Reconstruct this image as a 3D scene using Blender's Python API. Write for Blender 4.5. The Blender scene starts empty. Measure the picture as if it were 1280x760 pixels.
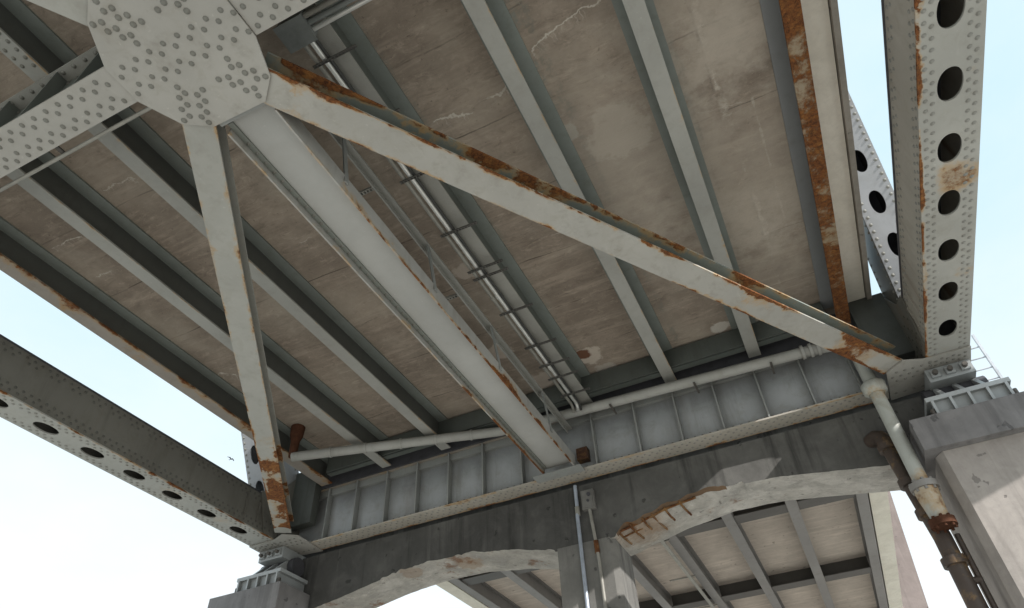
import bpy, math, random
from mathutils import Vector, Matrix, noise
random.seed(7)
S = 4.5            # metres per construction unit (height of the steel above the eye)
EYE = 1.65         # eye height in metres
scn = bpy.context.scene
col = scn.collection

def W(p):
    return Vector((p[0]*S, p[1]*S, p[2]*S+EYE))

# ------------------------------------------------------------------ mesh builder
class MB:
    def __init__(s):
        s.v = []; s.f = []; s.sm = []; s.mi = []
    def add(s, vs, fs, smooth=False, mi=0):
        o = len(s.v); s.v += [Vector(p) for p in vs]
        for f in fs:
            s.f.append([o+i for i in f]); s.sm.append(smooth); s.mi.append(mi)
        return s
    def hexa(s, p, mi=0):
        return s.add(p, [(0,3,2,1),(4,5,6,7),(0,1,5,4),(1,2,6,5),(2,3,7,6),(3,0,4,7)], mi=mi)
    def box(s, x0, x1, y0, y1, z0, z1, mi=0):
        return s.hexa([(x0,y0,z0),(x1,y0,z0),(x1,y1,z0),(x0,y1,z0),(x0,y0,z1),(x1,y0,z1),(x1,y1,z1),(x0,y1,z1)], mi)
    def bar(s, p, q, w, h, up=(0,0,1), off=(0,0)):
        p = Vector(p); q = Vector(q); d = (q-p).normalized(); u = Vector(up)
        sd = d.cross(u).normalized(); u = sd.cross(d).normalized()
        o = sd*off[0]+u*off[1]
        a = [p+o-sd*w/2-u*h/2, p+o+sd*w/2-u*h/2, p+o+sd*w/2+u*h/2, p+o-sd*w/2+u*h/2]
        b = [x+(q-p) for x in a]
        return s.add(a+b, [(0,3,2,1),(4,5,6,7),(0,1,5,4),(1,2,6,5),(2,3,7,6),(3,0,4,7)][:2] and
                     [(0,1,2,3),(7,6,5,4),(0,4,5,1),(1,5,6,2),(2,6,7,3),(3,7,4,0)])
    def prism(s, poly, h0, h1, axis='z'):
        def m(a, b, h):
            return {'z': (a, b, h), 'x': (h, a, b), 'y': (a, h, b)}[axis]
        n = len(poly)
        vs = [m(a, b, h0) for a, b in poly]+[m(a, b, h1) for a, b in poly]
        fs = [tuple(range(n))[::-1], tuple(range(n, 2*n))]
        fs += [(i, (i+1) % n, n+(i+1) % n, n+i) for i in range(n)]
        return s.add(vs, fs)
    def tube(s, pts, r, n=14, caps=True):
        pts = [Vector(p) for p in pts]
        rs = r if isinstance(r, (list, tuple)) else [r]*len(pts)
        vs = []; prev = None
        for i, p in enumerate(pts):
            if i == 0: d = pts[1]-p
            elif i == len(pts)-1: d = p-pts[i-1]
            else: d = (pts[i+1]-p).normalized()+(p-pts[i-1]).normalized()
            d.normalize()
            if prev is None:
                a = Vector((0,0,1)) if abs(d.z) < .9 else Vector((1,0,0))
            else: a = prev
            u = (a-d*a.dot(d)).normalized(); prev = u; w = d.cross(u)
            for k in range(n):
                t = 2*math.pi*k/n
                vs.append(p+(u*math.cos(t)+w*math.sin(t))*rs[i])
        m = len(pts)
        s.add(vs, [(i*n+k, i*n+(k+1) % n, (i+1)*n+(k+1) % n, (i+1)*n+k) for i in range(m-1) for k in range(n)], smooth=True)
        if caps:
            s.add(vs[:n], [tuple(range(n))[::-1]]); s.add(vs[-n:], [tuple(range(n))])
        return s
    def rivet(s, c, nrm, r=.0052):
        c = Vector(c); nv = Vector(nrm).normalized()
        a = Vector((1,0,0)) if abs(nv.x) < .9 else Vector((0,1,0))
        u = nv.cross(a).normalized(); w = nv.cross(u)
        vs = []; N = 8
        for (rr, hh) in ((1.22, .02), (1, .06), (.86, .38), (.5, .62)):  # outermost ring, in the rivet colour, gives a painted contact shade
            for k in range(N):
                t = 2*math.pi*k/N
                vs.append(c+(u*math.cos(t)+w*math.sin(t))*r*rr+nv*r*hh)
        vs.append(c+nv*r*.68)
        fs = [(j*N+k, j*N+(k+1) % N, (j+1)*N+(k+1) % N, (j+1)*N+k) for j in range(3) for k in range(N)]
        fs += [(3*N+k, 3*N+(k+1) % N, 4*N) for k in range(N)]
        return s.add(vs, fs, smooth=True, mi=1)
    def holed_cell(s, fr, u0, u1, v0, v1, cu, cv, hu, hv, t, N=32):
        """flat plate piece with an obround hole; fr(u,v,w) maps to space, t thickness"""
        vs = []
        ring = []; outer = []
        for k in range(N):
            a = 2*math.pi*(k+.5)/N
            # superellipse-like obround
            ca, sa = math.cos(a), math.sin(a)
            e = .93
            x = math.copysign(abs(ca)**e, ca)*hu; y = math.copysign(abs(sa)**e, sa)*hv
            ring.append((cu+x, cv+y))
            # hit the rectangle from the centre, along the same angle scaled
            dx, dy = ca*(u1-u0), sa*(v1-v0)
            tx = ((u1-cu) if dx > 0 else (u0-cu))/dx if abs(dx) > 1e-9 else 1e9
            ty = ((v1-cv) if dy > 0 else (v0-cv))/dy if abs(dy) > 1e-9 else 1e9
            q = min(tx, ty); outer.append((cu+dx*q, cv+dy*q))
        corners = [(u0,v0),(u1,v0),(u1,v1),(u0,v1)]
        for cx, cy in corners:   # snap the closest outer vertex to each corner
            i = min(range(N), key=lambda k: (outer[k][0]-cx)**2+(outer[k][1]-cy)**2); outer[i] = (cx, cy)
        for w in (0, t):
            vs += [fr(a, b, w) for a, b in ring]+[fr(a, b, w) for a, b in outer]
        fs = []
        for k in range(N):
            j = (k+1) % N
            fs.append((k, j, N+j, N+k)); fs.append((2*N+k, 3*N+k, 3*N+j, 2*N+j))
            fs.append((k, 2*N+k, 2*N+j, j)); fs.append((N+k, N+j, 3*N+j, 3*N+k))
        return s.add(vs, fs)
    def build(s, name, mat, parent=None, label=None):
        me = bpy.data.meshes.new(name)
        o = bpy.data.objects.new(name, me); col.objects.link(o)
        org = Vector(parent['_o']) if parent is not None and '_o' in parent else None
        if org is None and parent is not None and parent.parent is not None: org = Vector(parent.parent['_o'])
        if org is None: org = Vector((0,0,0))
        if parent is not None: o.parent = parent
        me.from_pydata([tuple(W(p)-org) for p in s.v], [], s.f)
        mats = list(mat) if isinstance(mat, (list, tuple)) else [mat]
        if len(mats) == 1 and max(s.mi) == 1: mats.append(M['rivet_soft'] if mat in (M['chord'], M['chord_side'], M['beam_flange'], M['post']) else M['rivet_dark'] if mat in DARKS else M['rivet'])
        for m in mats: me.materials.append(m)
        me.polygons.foreach_set('use_smooth', s.sm)
        me.polygons.foreach_set('material_index', s.mi)
        me.validate()
        bmfix(me)
        if label: o['label'] = label
        return o

import bmesh
DARKS = []
def bmfix(me):
    b = bmesh.new(); b.from_mesh(me)
    bmesh.ops.recalc_face_normals(b, faces=b.faces)
    b.to_mesh(me); b.free()

def thing(name, label, cat, at=(0,0,0), group=None):
    o = bpy.data.objects.new(name, None); col.objects.link(o)
    o.empty_display_size = .2
    o.location = W(at); o['_o'] = tuple(W(at))
    o['label'] = label; o['category'] = cat
    if group: o['group'] = group
    return o

def dup(root, dx, label):
    r = root.copy(); col.objects.link(r); r.location = root.location+Vector(dx)*S; r['label'] = label
    for ch in list(root.children):
        c = ch.copy(); col.objects.link(c); c.parent = r
        for g in list(ch.children):
            d = g.copy(); col.objects.link(d); d.parent = c
    return r

# ------------------------------------------------------------------ materials
class NT:
    def __init__(s, name):
        s.m = bpy.data.materials.new(name); s.m.use_nodes = True
        s.t = s.m.node_tree; s.n = s.t.nodes; s.n.clear()
        s.out = s.n.new('ShaderNodeOutputMaterial'); s.b = s.n.new('ShaderNodeBsdfPrincipled')
        s.t.links.new(s.b.outputs[0], s.out.inputs[0])
        g = s.n.new('ShaderNodeNewGeometry'); s.P = g.outputs['Position']; s.N = g.outputs['Normal']
    def L(s, a, b):
        if hasattr(a, 'is_output') or isinstance(a, bpy.types.NodeSocket): s.t.links.new(a, b)
        else: b.default_value = a
    def math(s, op, a, b=0., c=None, clamp=False):
        n = s.n.new('ShaderNodeMath'); n.operation = op; n.use_clamp = clamp
        s.L(a, n.inputs[0]); s.L(b, n.inputs[1])
        if c is not None: s.L(c, n.inputs[2])
        return n.outputs[0]
    def vmath(s, op, a, b=(0,0,0)):
        n = s.n.new('ShaderNodeVectorMath'); n.operation = op
        s.L(a, n.inputs[0]); s.L(b, n.inputs[1])
        return n.outputs['Value'] if op in ('DOT_PRODUCT', 'LENGTH', 'DISTANCE') else n.outputs[0]
    def scaled(s, k):
        return s.vmath('MULTIPLY', s.P, k)
    def noise(s, scale, detail=6, rough=.6, vec=None, dist=0.):
        n = s.n.new('ShaderNodeTexNoise'); n.inputs['Scale'].default_value = scale
        n.inputs['Detail'].default_value = detail; n.inputs['Roughness'].default_value = rough
        n.inputs['Distortion'].default_value = dist
        s.L(vec if vec is not None else s.P, n.inputs['Vector']); return n.outputs[0]
    def ramp(s, v, a, b, lo=0., hi=1., smooth=True):
        n = s.n.new('ShaderNodeMapRange'); n.interpolation_type = 'SMOOTHSTEP' if smooth else 'LINEAR'
        s.L(v, n.inputs[0]); s.L(a, n.inputs[1]); s.L(b, n.inputs[2]); s.L(lo, n.inputs[3]); s.L(hi, n.inputs[4])
        return n.outputs[0]
    def mix(s, f, a, b, mode='MIX'):
        n = s.n.new('ShaderNodeMix'); n.data_type = 'RGBA'; n.blend_type = mode
        s.L(f, n.inputs[0])
        for k, v in ((6, a), (7, b)):
            if isinstance(v, tuple) and len(v) == 3: v = v+(1,)
            s.L(v, n.inputs[k])
        return n.outputs[2]
    def spot(s, c, r, hard=.0):
        d = s.vmath('DISTANCE', s.P, tuple(W(c)))
        return s.ramp(d, r*S*hard, r*S, 1., 0.)
    def seg(s, a, b, vec):
        """distance in metres from vec to the segment a-b (construction units)"""
        A = W(a); B = W(b); d = B-A
        pa = s.vmath('SUBTRACT', vec, tuple(A))
        t = s.math('MULTIPLY', s.vmath('DOT_PRODUCT', pa, tuple(d)), 1/d.length_squared, clamp=True)
        n = s.n.new('ShaderNodeVectorMath'); n.operation = 'SCALE'; n.inputs[0].default_value = tuple(d)
        s.L(t, n.inputs['Scale'])
        return s.vmath('DISTANCE', pa, n.outputs[0])
    def bump(s, h, strength=.3, dist=.02):
        n = s.n.new('ShaderNodeBump'); n.inputs['Strength'].default_value = strength
        n.inputs['Distance'].default_value = dist; s.L(h, n.inputs['Height'])
        s.L(n.outputs[0], s.b.inputs['Normal'])
    def fin(s, colr, rough=.7, spec=.3, metal=0.):
        if isinstance(colr, tuple) and len(colr) == 3: colr = colr+(1,)
        s.L(colr, s.b.inputs['Base Color']); s.L(rough, s.b.inputs['Roughness'])
        s.b.inputs['Specular IOR Level'].default_value = spec; s.L(metal, s.b.inputs['Metallic'])
        return s.m

PAINT = (.40, .405, .365)
def steel(name, base=PAINT, bias=-.1, edge=.5, spots=(), clean=(), segs=(), big=.35, dirt=.35, streak=.0, rough=.5, radius=.045, deep=0., grad=None):
    """weathered paint over rust: rust where edges, noise and hot spots add up"""
    t = NT(name)
    nb = t.noise(.9, 5, .6); nf = t.noise(11., 8, .68); nm = t.noise(3.2, 6, .62, dist=.4)
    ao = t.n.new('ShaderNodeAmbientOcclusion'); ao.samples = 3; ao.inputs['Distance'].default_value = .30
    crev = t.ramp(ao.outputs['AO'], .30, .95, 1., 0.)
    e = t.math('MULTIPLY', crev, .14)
    v = t.math('MULTIPLY', e, edge)
    v = t.math('ADD', v, t.math('MULTIPLY', t.math('SUBTRACT', nb, .5), big*2))
    v = t.math('ADD', v, t.math('MULTIPLY', t.math('SUBTRACT', nm, .5), .9))
    v = t.math('ADD', v, t.math('MULTIPLY', t.math('SUBTRACT', nf, .5), .55))
    v = t.math('ADD', v, bias)
    for c, r, k in spots: v = t.math('ADD', v, t.math('MULTIPLY', t.spot(c, r, .15), k))
    for a, b, r, k in segs:
        if not hasattr(t, 'brk'):
            t.brk = t.ramp(t.noise(1.3, 6, .7), .34, .66, 2.6, .45); t.brk2 = t.ramp(t.noise(2.1, 5, .65, dist=.3), .36, .60, .35, 1.15)
        d = t.math('MULTIPLY', t.seg(a, b, t.P), t.brk)
        v = t.math('ADD', v, t.math('MULTIPLY', t.math('MULTIPLY', t.ramp(d, 0., r*S*1.25, 1., 0.), k*1.4), t.brk2))
    for c, r, k in clean: v = t.math('SUBTRACT', v, t.math('MULTIPLY', t.spot(c, r, .8), k))
    nx_ = t.noise(34., 6, .7, dist=.6)
    v = t.math('ADD', v, t.math('MULTIPLY', t.math('SUBTRACT', nx_, .5), .34))
    mask = t.ramp(v, .38, .58); stain = t.math('MULTIPLY', t.ramp(v, .10, .42), t.ramp(nm, .30, .62, .45, 1.))
    # paint
    p = t.mix(t.ramp(nb, .3, .75), tuple(c*.86 for c in base), tuple(min(1, c*1.06) for c in base))
    sv = t.noise(1., 5, .65, t.vmath('MULTIPLY', t.P, (7., 7., .7)))
    p = t.mix(t.math('MULTIPLY', t.ramp(sv, .5, .78), dirt), p, tuple(c*f for c, f in zip(base, (.55, .52, .48))))
    p = t.mix(t.math('MULTIPLY', t.ramp(nm, .52, .75), dirt*.8), p, tuple(c*f for c, f in zip(base, (.72, .68, .62))))
    fl = t.ramp(t.noise(26., 4, .6), .66, .72)      # small chips and specks
    p = t.mix(t.math('MULTIPLY', fl, .35), p, tuple(min(.8, c*1.35) for c in base))
    if streak:
        ss = t.noise(1., 4, .6, t.vmath('MULTIPLY', t.P, (3.2, 3.2, .25)))
        p = t.mix(t.math('MULTIPLY', t.ramp(ss, .55, .75), streak), p, (.17, .085, .03))
    p = t.mix(t.math('MULTIPLY', t.ramp(t.noise(5.2, 8, .72, dist=.8), .50, .66), dirt*.55), p, tuple(c*f for c, f in zip(base, (.66, .62, .54))))
    gr = t.noise(1., 6, .7, t.vmath('MULTIPLY', t.P, (16., 3., 2.)))
    p = t.mix(t.math('MULTIPLY', t.ramp(gr, .56, .72), dirt*.5), p, tuple(min(.85, c*1.22) for c in base))
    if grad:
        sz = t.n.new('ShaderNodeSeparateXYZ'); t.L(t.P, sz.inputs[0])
        p = t.mix(t.math('MULTIPLY', t.ramp(t.math('ADD', sz.outputs[2], t.math('MULTIPLY', t.math('SUBTRACT', nm, .5), .5)), W((0,0,grad[0])).z, W((0,0,grad[1])).z), grad[2]), p, tuple(c*.42 for c in base))  # darker upwards: light reflected from below is painted into the base
    p = t.mix(t.math('MULTIPLY', crev, .55), p, tuple(c*f for c, f in zip(base, (.34, .31, .27))))  # contact shade in the corners painted into the colour
    p = t.mix(t.math('MULTIPLY', stain, .62), p, (.47,.275,.09))
    rc = t.mix(t.ramp(nx_, .36, .64), (.085,.032,.014), (.25,.093,.028))
    rc = t.mix(t.math('MULTIPLY', t.ramp(t.noise(7.5, 8, .72, dist=.5), .46, .70), .7), rc, (.40,.185,.055))
    rc = t.mix(t.math('MULTIPLY', t.ramp(t.noise(15., 6, .7), .55, .68), .6), rc, (.045,.020,.013))
    if deep: rc = t.mix(deep, rc, (.045,.018,.012))
    c = t.mix(mask, p, rc)
    t.bump(t.math('ADD', t.math('MULTIPLY', t.math('MULTIPLY', t.math('ADD', nf, nx_), mask), .8), t.math('ADD', t.math('MULTIPLY', nm, .12), t.math('MULTIPLY', mask, -.25))), .55, .03)
    return t.fin(c, t.ramp(mask, 0, 1, rough, .92), .35)

def concrete(name, base, dark, blotch=.6, streak=.5, rust=.0, lines=None, cracks=(), blobs=(), seams=(), bumpd=.02, light=None, warm=None, pits=True, fine=False):
    t = NT(name)
    n1 = t.noise(.55, 6, .62); n2 = t.noise(2.6, 8, .68, dist=.5); n3 = t.noise(18., 6, .7)
    c = t.mix(t.ramp(n1, .33, .68), dark, base)
    c = t.mix(t.math('MULTIPLY', t.ramp(n2, .42, .72), blotch), c, tuple(x*.62 for x in base))
    c = t.mix(t.math('MULTIPLY', t.ramp(n2, .56, .30), .4*blotch), c, tuple(min(1, x*1.35) for x in base))
    c = t.mix(t.math('MULTIPLY', t.ramp(n3, .45, .75), .35), c, tuple(x*.7 for x in base))
    if streak:
        sv = t.noise(1., 6, .65, t.vmath('MULTIPLY', t.P, (4.5, 4.5, .35)))
        c = t.mix(t.math('MULTIPLY', t.ramp(sv, .48, .74), streak), c, tuple(x*.45 for x in dark))
        sv2 = t.noise(1., 5, .6, t.vmath('MULTIPLY', t.P, (6.5, 6.5, .28)))
        c = t.mix(t.math('MULTIPLY', t.ramp(sv2, .58, .74), streak*.5), c, tuple(min(1, x*1.5) for x in base))
    h = t.math('ADD', t.math('MULTIPLY', n2, .5), t.math('MULTIPLY', n3, .35))
    if lines:      # form-board marks: across (pitch m) and faint wood grain
        px, depth = lines
        wob = t.math('MULTIPLY', t.math('SUBTRACT', t.noise(1.2, 3), .5), .10)
        sep = t.n.new('ShaderNodeSeparateXYZ'); t.L(t.P, sep.inputs[0])
        y = t.math('ADD', sep.outputs[1], wob)
        fr = t.math('FRACT', t.math('DIVIDE', y, px))
        ln = t.math('LESS_THAN', t.math('ABSOLUTE', t.math('SUBTRACT', fr, .5)), .008)
        ln = t.math('MULTIPLY', ln, t.ramp(t.noise(1.7, 4), .42, .62))
        c = t.mix(t.math('MULTIPLY', ln, depth), c, tuple(x*.4 for x in dark))
        gr = t.noise(1., 5, .7, t.vmath('MULTIPLY', t.P, (1.4, 22., 1.)))
        c = t.mix(t.math('MULTIPLY', t.ramp(gr, .45, .72), .42), c, tuple(x*.6 for x in base))
        gr2 = t.noise(1., 4, .7, t.vmath('MULTIPLY', t.P, (.8, 7., 1.)))
        c = t.mix(t.math('MULTIPLY', t.ramp(gr2, .52, .70), .35), c, tuple(min(1, x*1.45) for x in base))
        h = t.math('ADD', h, t.math('MULTIPLY', gr, .5))
    if fine:       # mottled laitance, brushed along the boards
        f1 = t.noise(1., 8, .74, t.vmath('MULTIPLY', t.P, (4.2, 10., 1.)), dist=.8)
        c = t.mix(t.math('MULTIPLY', t.ramp(f1, .50, .70), .45), c, tuple(x*.52 for x in dark))
        f2 = t.noise(1., 8, .76, t.vmath('MULTIPLY', t.P, (5.4, 13., 1.)), dist=.6)
        c = t.mix(t.math('MULTIPLY', t.ramp(f2, .52, .72), .5), c, tuple(min(1, x*1.55) for x in base))
        f3 = t.noise(34., 5, .75)
        c = t.mix(t.math('MULTIPLY', t.ramp(f3, .58, .72), .45), c, tuple(min(1, x*1.6) for x in base))
        f4 = t.noise(22., 3, .6)
        c = t.mix(t.math('MULTIPLY', t.ramp(f4, .67, .70), .5), c, tuple(x*.4 for x in dark))
        h = t.math('ADD', h, t.math('MULTIPLY', f1, .6))
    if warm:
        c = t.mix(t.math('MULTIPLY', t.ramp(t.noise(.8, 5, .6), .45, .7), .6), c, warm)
    if cracks:
        warp = t.n.new('ShaderNodeTexNoise'); warp.inputs['Scale'].default_value = 2.6; warp.inputs['Detail'].default_value = 7
        warp.inputs['Roughness'].default_value = .62
        t.L(t.P, warp.inputs['Vector'])
        wv = t.vmath('MULTIPLY', t.vmath('SUBTRACT', warp.outputs['Color'], (.5,.5,.5)), (.34,.34,0))
        q = t.vmath('ADD', t.P, wv); hs = 1.
        for a, b, wdt, k in cracks:
            A = W(a); B = W(b); d = (B-A); nrm = Vector((-d.y, d.x, 0)).normalized(); dn = d.normalized()
            dist = t.seg(a, b, q)
            core = t.ramp(dist, 0., wdt*.55, 1., 0.)
            al = t.vmath('DOT_PRODUCT', q, tuple(dn)); ac = t.vmath('DOT_PRODUCT', q, tuple(nrm))
            cmb = t.n.new('ShaderNodeCombineXYZ'); t.L(t.math('MULTIPLY', al, 48.), cmb.inputs[0]); t.L(t.math('MULTIPLY', ac, 2.), cmb.inputs[1])
            fe = t.ramp(t.noise(1., 3, .6, cmb.outputs[0]), .52, .66)
            sd = t.math('SUBTRACT', ac, A.dot(nrm)); feather = t.math('MULTIPLY', t.math('MULTIPLY', t.ramp(dist, 0., wdt*5, .7, 0.), fe), t.ramp(sd, -.02, .02))
            m = t.math('MULTIPLY', t.math('MAXIMUM', core, feather), k, clamp=True)
            m = t.math('MULTIPLY', m, t.ramp(t.noise(4., 4), .34, .5))
            c = t.mix(m, c, (.66,.62,.56))
    for a, b, wdt, k, cl in seams:
        a = sc_(a); b = sc_(b)
        q = t.vmath('ADD', t.P, t.vmath('MULTIPLY', t.vmath('SUBTRACT', t.P, t.P), (0,0,0)))
        dist = t.math('ADD', t.seg(a, b, q), t.math('MULTIPLY', t.math('SUBTRACT', t.noise(4., 7, .75), .5), wdt*5.))
        m = t.math('MULTIPLY', t.math('MULTIPLY', t.ramp(dist, wdt*.3, wdt, 1., 0.), k), t.math('MULTIPLY', t.ramp(t.noise(2.3, 7, .7), .38, .62), t.ramp(t.noise(13., 7, .78), .40, .56)))
        c = t.mix(m, c, cl)
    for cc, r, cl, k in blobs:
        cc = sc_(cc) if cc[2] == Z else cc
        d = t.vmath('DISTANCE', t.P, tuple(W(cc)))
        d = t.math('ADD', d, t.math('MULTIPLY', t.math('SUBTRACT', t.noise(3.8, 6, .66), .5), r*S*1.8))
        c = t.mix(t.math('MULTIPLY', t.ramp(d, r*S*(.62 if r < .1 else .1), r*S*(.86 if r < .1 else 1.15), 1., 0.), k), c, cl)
    if rust:
        rm = t.ramp(t.noise(1.9, 6, .65), .60, .68)
        c = t.mix(t.math('MULTIPLY', rm, rust), c, (.20, .085, .03))
    if pits:
        pn = t.noise(7.5, 3, .5); pm = t.ramp(pn, .685, .72)
        c = t.mix(t.math('MULTIPLY', pm, .55), c, tuple(x*.35 for x in dark))
        h = t.math('SUBTRACT', h, t.math('MULTIPLY', pm, .6))
    t.bump(h, .55, bumpd)
    return t.fin(c, .88, .2)

def plain(name, c, rough=.6, metal=0., spec=.4, var=.25, sc=6.):
    t = NT(name); n = t.noise(sc, 6, .65)
    cc = t.mix(t.math('MULTIPLY', t.ramp(n, .4, .7), var*2, clamp=True), c, tuple(x*.5 for x in c))
    t.bump(n, .15, .01)
    return t.fin(cc, rough, spec, metal)

M = {}
M['knee'] = steel('paint_knee_plate', base=(.10,.108,.10), bias=-.2, edge=.3, dirt=.6)
M['diaph'] = steel('paint_diaphragm', base=(.125,.14,.132), bias=-.25, edge=.3, dirt=.6)
M['haunch'] = steel('paint_top_flange', base=(.27,.30,.285), bias=-.34, edge=.1, dirt=.4)
M['rivet'] = steel('paint_on_rivet_heads', base=(.23,.23,.21), bias=-.12, edge=.1, dirt=.5)  # heads darker than the plates: their shadow look is put into the colour
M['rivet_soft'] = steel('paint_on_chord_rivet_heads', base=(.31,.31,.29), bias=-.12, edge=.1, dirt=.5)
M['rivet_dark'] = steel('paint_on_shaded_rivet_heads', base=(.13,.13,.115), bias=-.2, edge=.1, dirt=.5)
M['girder'] = steel('paint_floor_beam', base=(.43,.42,.395), bias=-.22, edge=.50, dirt=.25)
M['gusset'] = steel('paint_gusset', base=(.43,.42,.395), bias=-.34, edge=.34, dirt=.5, radius=.03,
                    spots=[((-.60,.352,1), .04, .4), ((-.52,.30,1), .03, .3), ((-.667,.355,1), .035, .45), ((.41,1.65,1),.03,.5), ((-1.65,1.65,1),.03,.5)])
M['stringer'] = steel('paint_stringer', base=(.39,.39,.368), bias=-.27, edge=.40, dirt=.25, segs=[((x_,-1,1.2),(x_,1.72,1.2),.010,.36) for x_ in (-1.240,-1.001,-.211,.0445)])
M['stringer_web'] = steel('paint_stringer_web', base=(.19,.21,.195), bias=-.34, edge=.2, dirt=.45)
M['web_shaded'] = steel('paint_stringer_web_shaded', base=(.125,.13,.122), bias=-.34, edge=.2, dirt=.45)  # darker copy of the web paint, with the left stringers' shade put in
M['stringer_left'] = steel('paint_stringer_left', base=(.38,.345,.31), bias=.04, edge=.50, dirt=.4, segs=[((-1.49,-1.,1.2),(-1.49,1.72,1.2),.025,.35)])
M['stringer_rust'] = steel('rusted_stringer', base=(.36,.34,.29), bias=.58, edge=.2, dirt=.4, big=.25)
M['strut'] = steel('paint_strut', base=(.43,.428,.413), bias=-.13, edge=.60, dirt=.5, segs=[((-.5655,.36,1),(-.5655,1.72,1),.022,.42), ((-.6655,.36,1),(-.6655,1.72,1),.014,.30), ((-.5655,1.0,1),(-.5655,1.72,1),.03,.2), ((-.6655,1.2,1),(-.6655,1.72,1),.03,.3)])
M['strut_in'] = steel('paint_strut_inside', base=(.24,.26,.24), bias=-.3, edge=.2, dirt=.3)
M['strut_web'] = steel('paint_strut_web', base=(.46,.465,.455), bias=-.40, edge=.1, dirt=.12, segs=[((-.568,.7,1.02),(-.568,1.72,1.02),.016,.45)])
def edges(p, q, w, r, k0, k1=None):
    P = Vector((p[0],p[1],1.0)); Q = Vector((q[0],q[1],1.0)); d = (Q-P).normalized(); n = Vector((-d.y,d.x,0))*w/2
    return [(tuple(P+n), tuple(Q+n), r, k0), (tuple(P-n), tuple(Q-n), r, k1 if k1 is not None else k0)]
M['brace_right'] = steel('paint_brace_right', base=(.43,.422,.395), bias=-.26, edge=.72, dirt=.5, radius=.06, segs=edges((-.56,.32),(.3325,1.6555),.062,.016,.50,.60),
                    spots=[((.075,1.235,1),.10,.62), ((.25,1.53,1),.12,.72), ((-.5,.36,1.02),.1,.2)])
M['brace_top'] = steel('paint_brace_right_top', base=(.27,.30,.28), bias=-.06, edge=.45, dirt=.4, radius=.07,
                    segs=[((-.52,.33,1.05),(-.05,1.035,1.05),.022,.55), ((-.05,1.035,1.05),(.36,1.64,1.05),.02,.3)], spots=[((-.50,.37,1.05),.10,.5), ((-.24,.80,1.05),.05,.45), ((.05,1.22,1.05),.09,.5)])
M['brace_web'] = steel('paint_brace_web', base=(.24,.285,.265), bias=-.25, edge=.2, dirt=.3)
M['brace_left'] = steel('paint_brace_left', base=(.41,.41,.385), bias=-.20, edge=.55, dirt=.35, radius=.05,
                    segs=edges((-.69,.33),(-1.585,1.625),.054,.012,.40)+[((-1.34,1.27,1.0),(-1.55,1.575,1.0),.09,.78)], spots=[((-1.25,1.14,1.0),.07,.22), ((-1.33,1.26,1),.06,.3)], clean=[((-1.585,1.625,1.0),.045,1.5)])
M['chord'] = steel('paint_chord', base=(.43,.43,.405), bias=-.22, edge=.32, dirt=.35, radius=.035, big=.3,
                    segs=[((.408,.2,1.0),(.408,1.65,1.0),.012,.75), ((-1.648,.2,1.0),(-1.648,1.65,1.0),.010,.6)], spots=[((.47,1.06,1),.075,.72), ((.50,.83,1),.035,.5), ((.49,1.35,1),.05,.4), ((.45,1.62,1),.05,.3),((-1.68,1.22,1),.08,.42),((-1.68,1.45,1),.08,.4)])
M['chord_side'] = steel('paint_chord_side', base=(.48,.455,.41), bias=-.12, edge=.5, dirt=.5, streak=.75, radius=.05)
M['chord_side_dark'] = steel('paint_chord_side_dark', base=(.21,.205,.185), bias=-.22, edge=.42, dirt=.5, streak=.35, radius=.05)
M['scupper'] = steel('rusted_scupper', base=(.08,.04,.03), bias=.3, edge=.2, deep=.9)
M['rust_plain'] = plain('dark_rusted_iron', (.105,.045,.026), .9, 0., .2, .4, 9.)
M['flange_grey'] = steel('worn_pipe_flange', base=(.30,.29,.28), bias=-.02, edge=.2, dirt=.6)
M['dark_steel'] = plain('dark_interior_steel', (.075,.075,.085), .7)
M['beam_web'] = steel('paint_beam_web', base=(.49,.515,.54), grad=(1.07,1.185,.75), bias=-.36, edge=.15, dirt=.65, streak=.22, rough=.32)  # grad holds the reflected light on the lower web
M['beam_flange'] = steel('paint_beam_flange', base=(.50,.47,.42), bias=-.12, edge=.5, dirt=.3, segs=[((-1.6,1.80,1),(.3,1.80,1),.018,.42), ((-1.6,1.736,1),(.3,1.736,1),.012,.3)])
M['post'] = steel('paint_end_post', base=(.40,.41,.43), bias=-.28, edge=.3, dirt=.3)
DARKS += [M['chord_side_dark'], M['stringer_web'], M['web_shaded'], M['beam_web']]
M['post_side_shaded'] = steel('paint_end_post_side_shaded', base=(.12,.115,.10), bias=-.3, edge=.3, dirt=.4)  # darker copy of the post paint, with the side faces' shade put in
M['plate'] = steel('paint_connection_plate', base=(.36,.375,.37), bias=-.3, edge=.3)
M['pipe'] = steel('paint_drain_pipe', base=(.43,.43,.41), bias=-.30, edge=.0, dirt=.4)
M['pipe_worn'] = steel('paint_downpipe', base=(.50,.52,.49), bias=-.08, edge=.1, dirt=.8, streak=.4, spots=[((.275,1.70,.68),.10,.5), ((.275,1.7,.97),.05,.3)])
M['cast_rust'] = steel('rusted_cast_iron', base=(.09,.07,.06), bias=.1, edge=.2, dirt=.5)
M['deep_rust'] = steel('deep_rust', base=(.10,.05,.035), bias=.5, edge=.2, deep=.35)
M['bearing'] = steel('paint_bearing', base=(.47,.50,.52), bias=-.30, edge=.3, dirt=.3, radius=.02)
M['galv'] = plain('galvanised_conduit', (.80,.80,.78), .30, .45, .5, .15)
M['conduit_grey'] = plain('grey_conduit', (.33,.32,.29), .55, .2, .4, .2)
M['dark_line'] = plain('dark_line_paint', (.06,.06,.058), .5, .0, .4, .2)
M['channel'] = plain('slotted_channel', (.17,.165,.155), .55, .4)
M['box'] = plain('junction_box_paint', (.22,.235,.23), .5)
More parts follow.
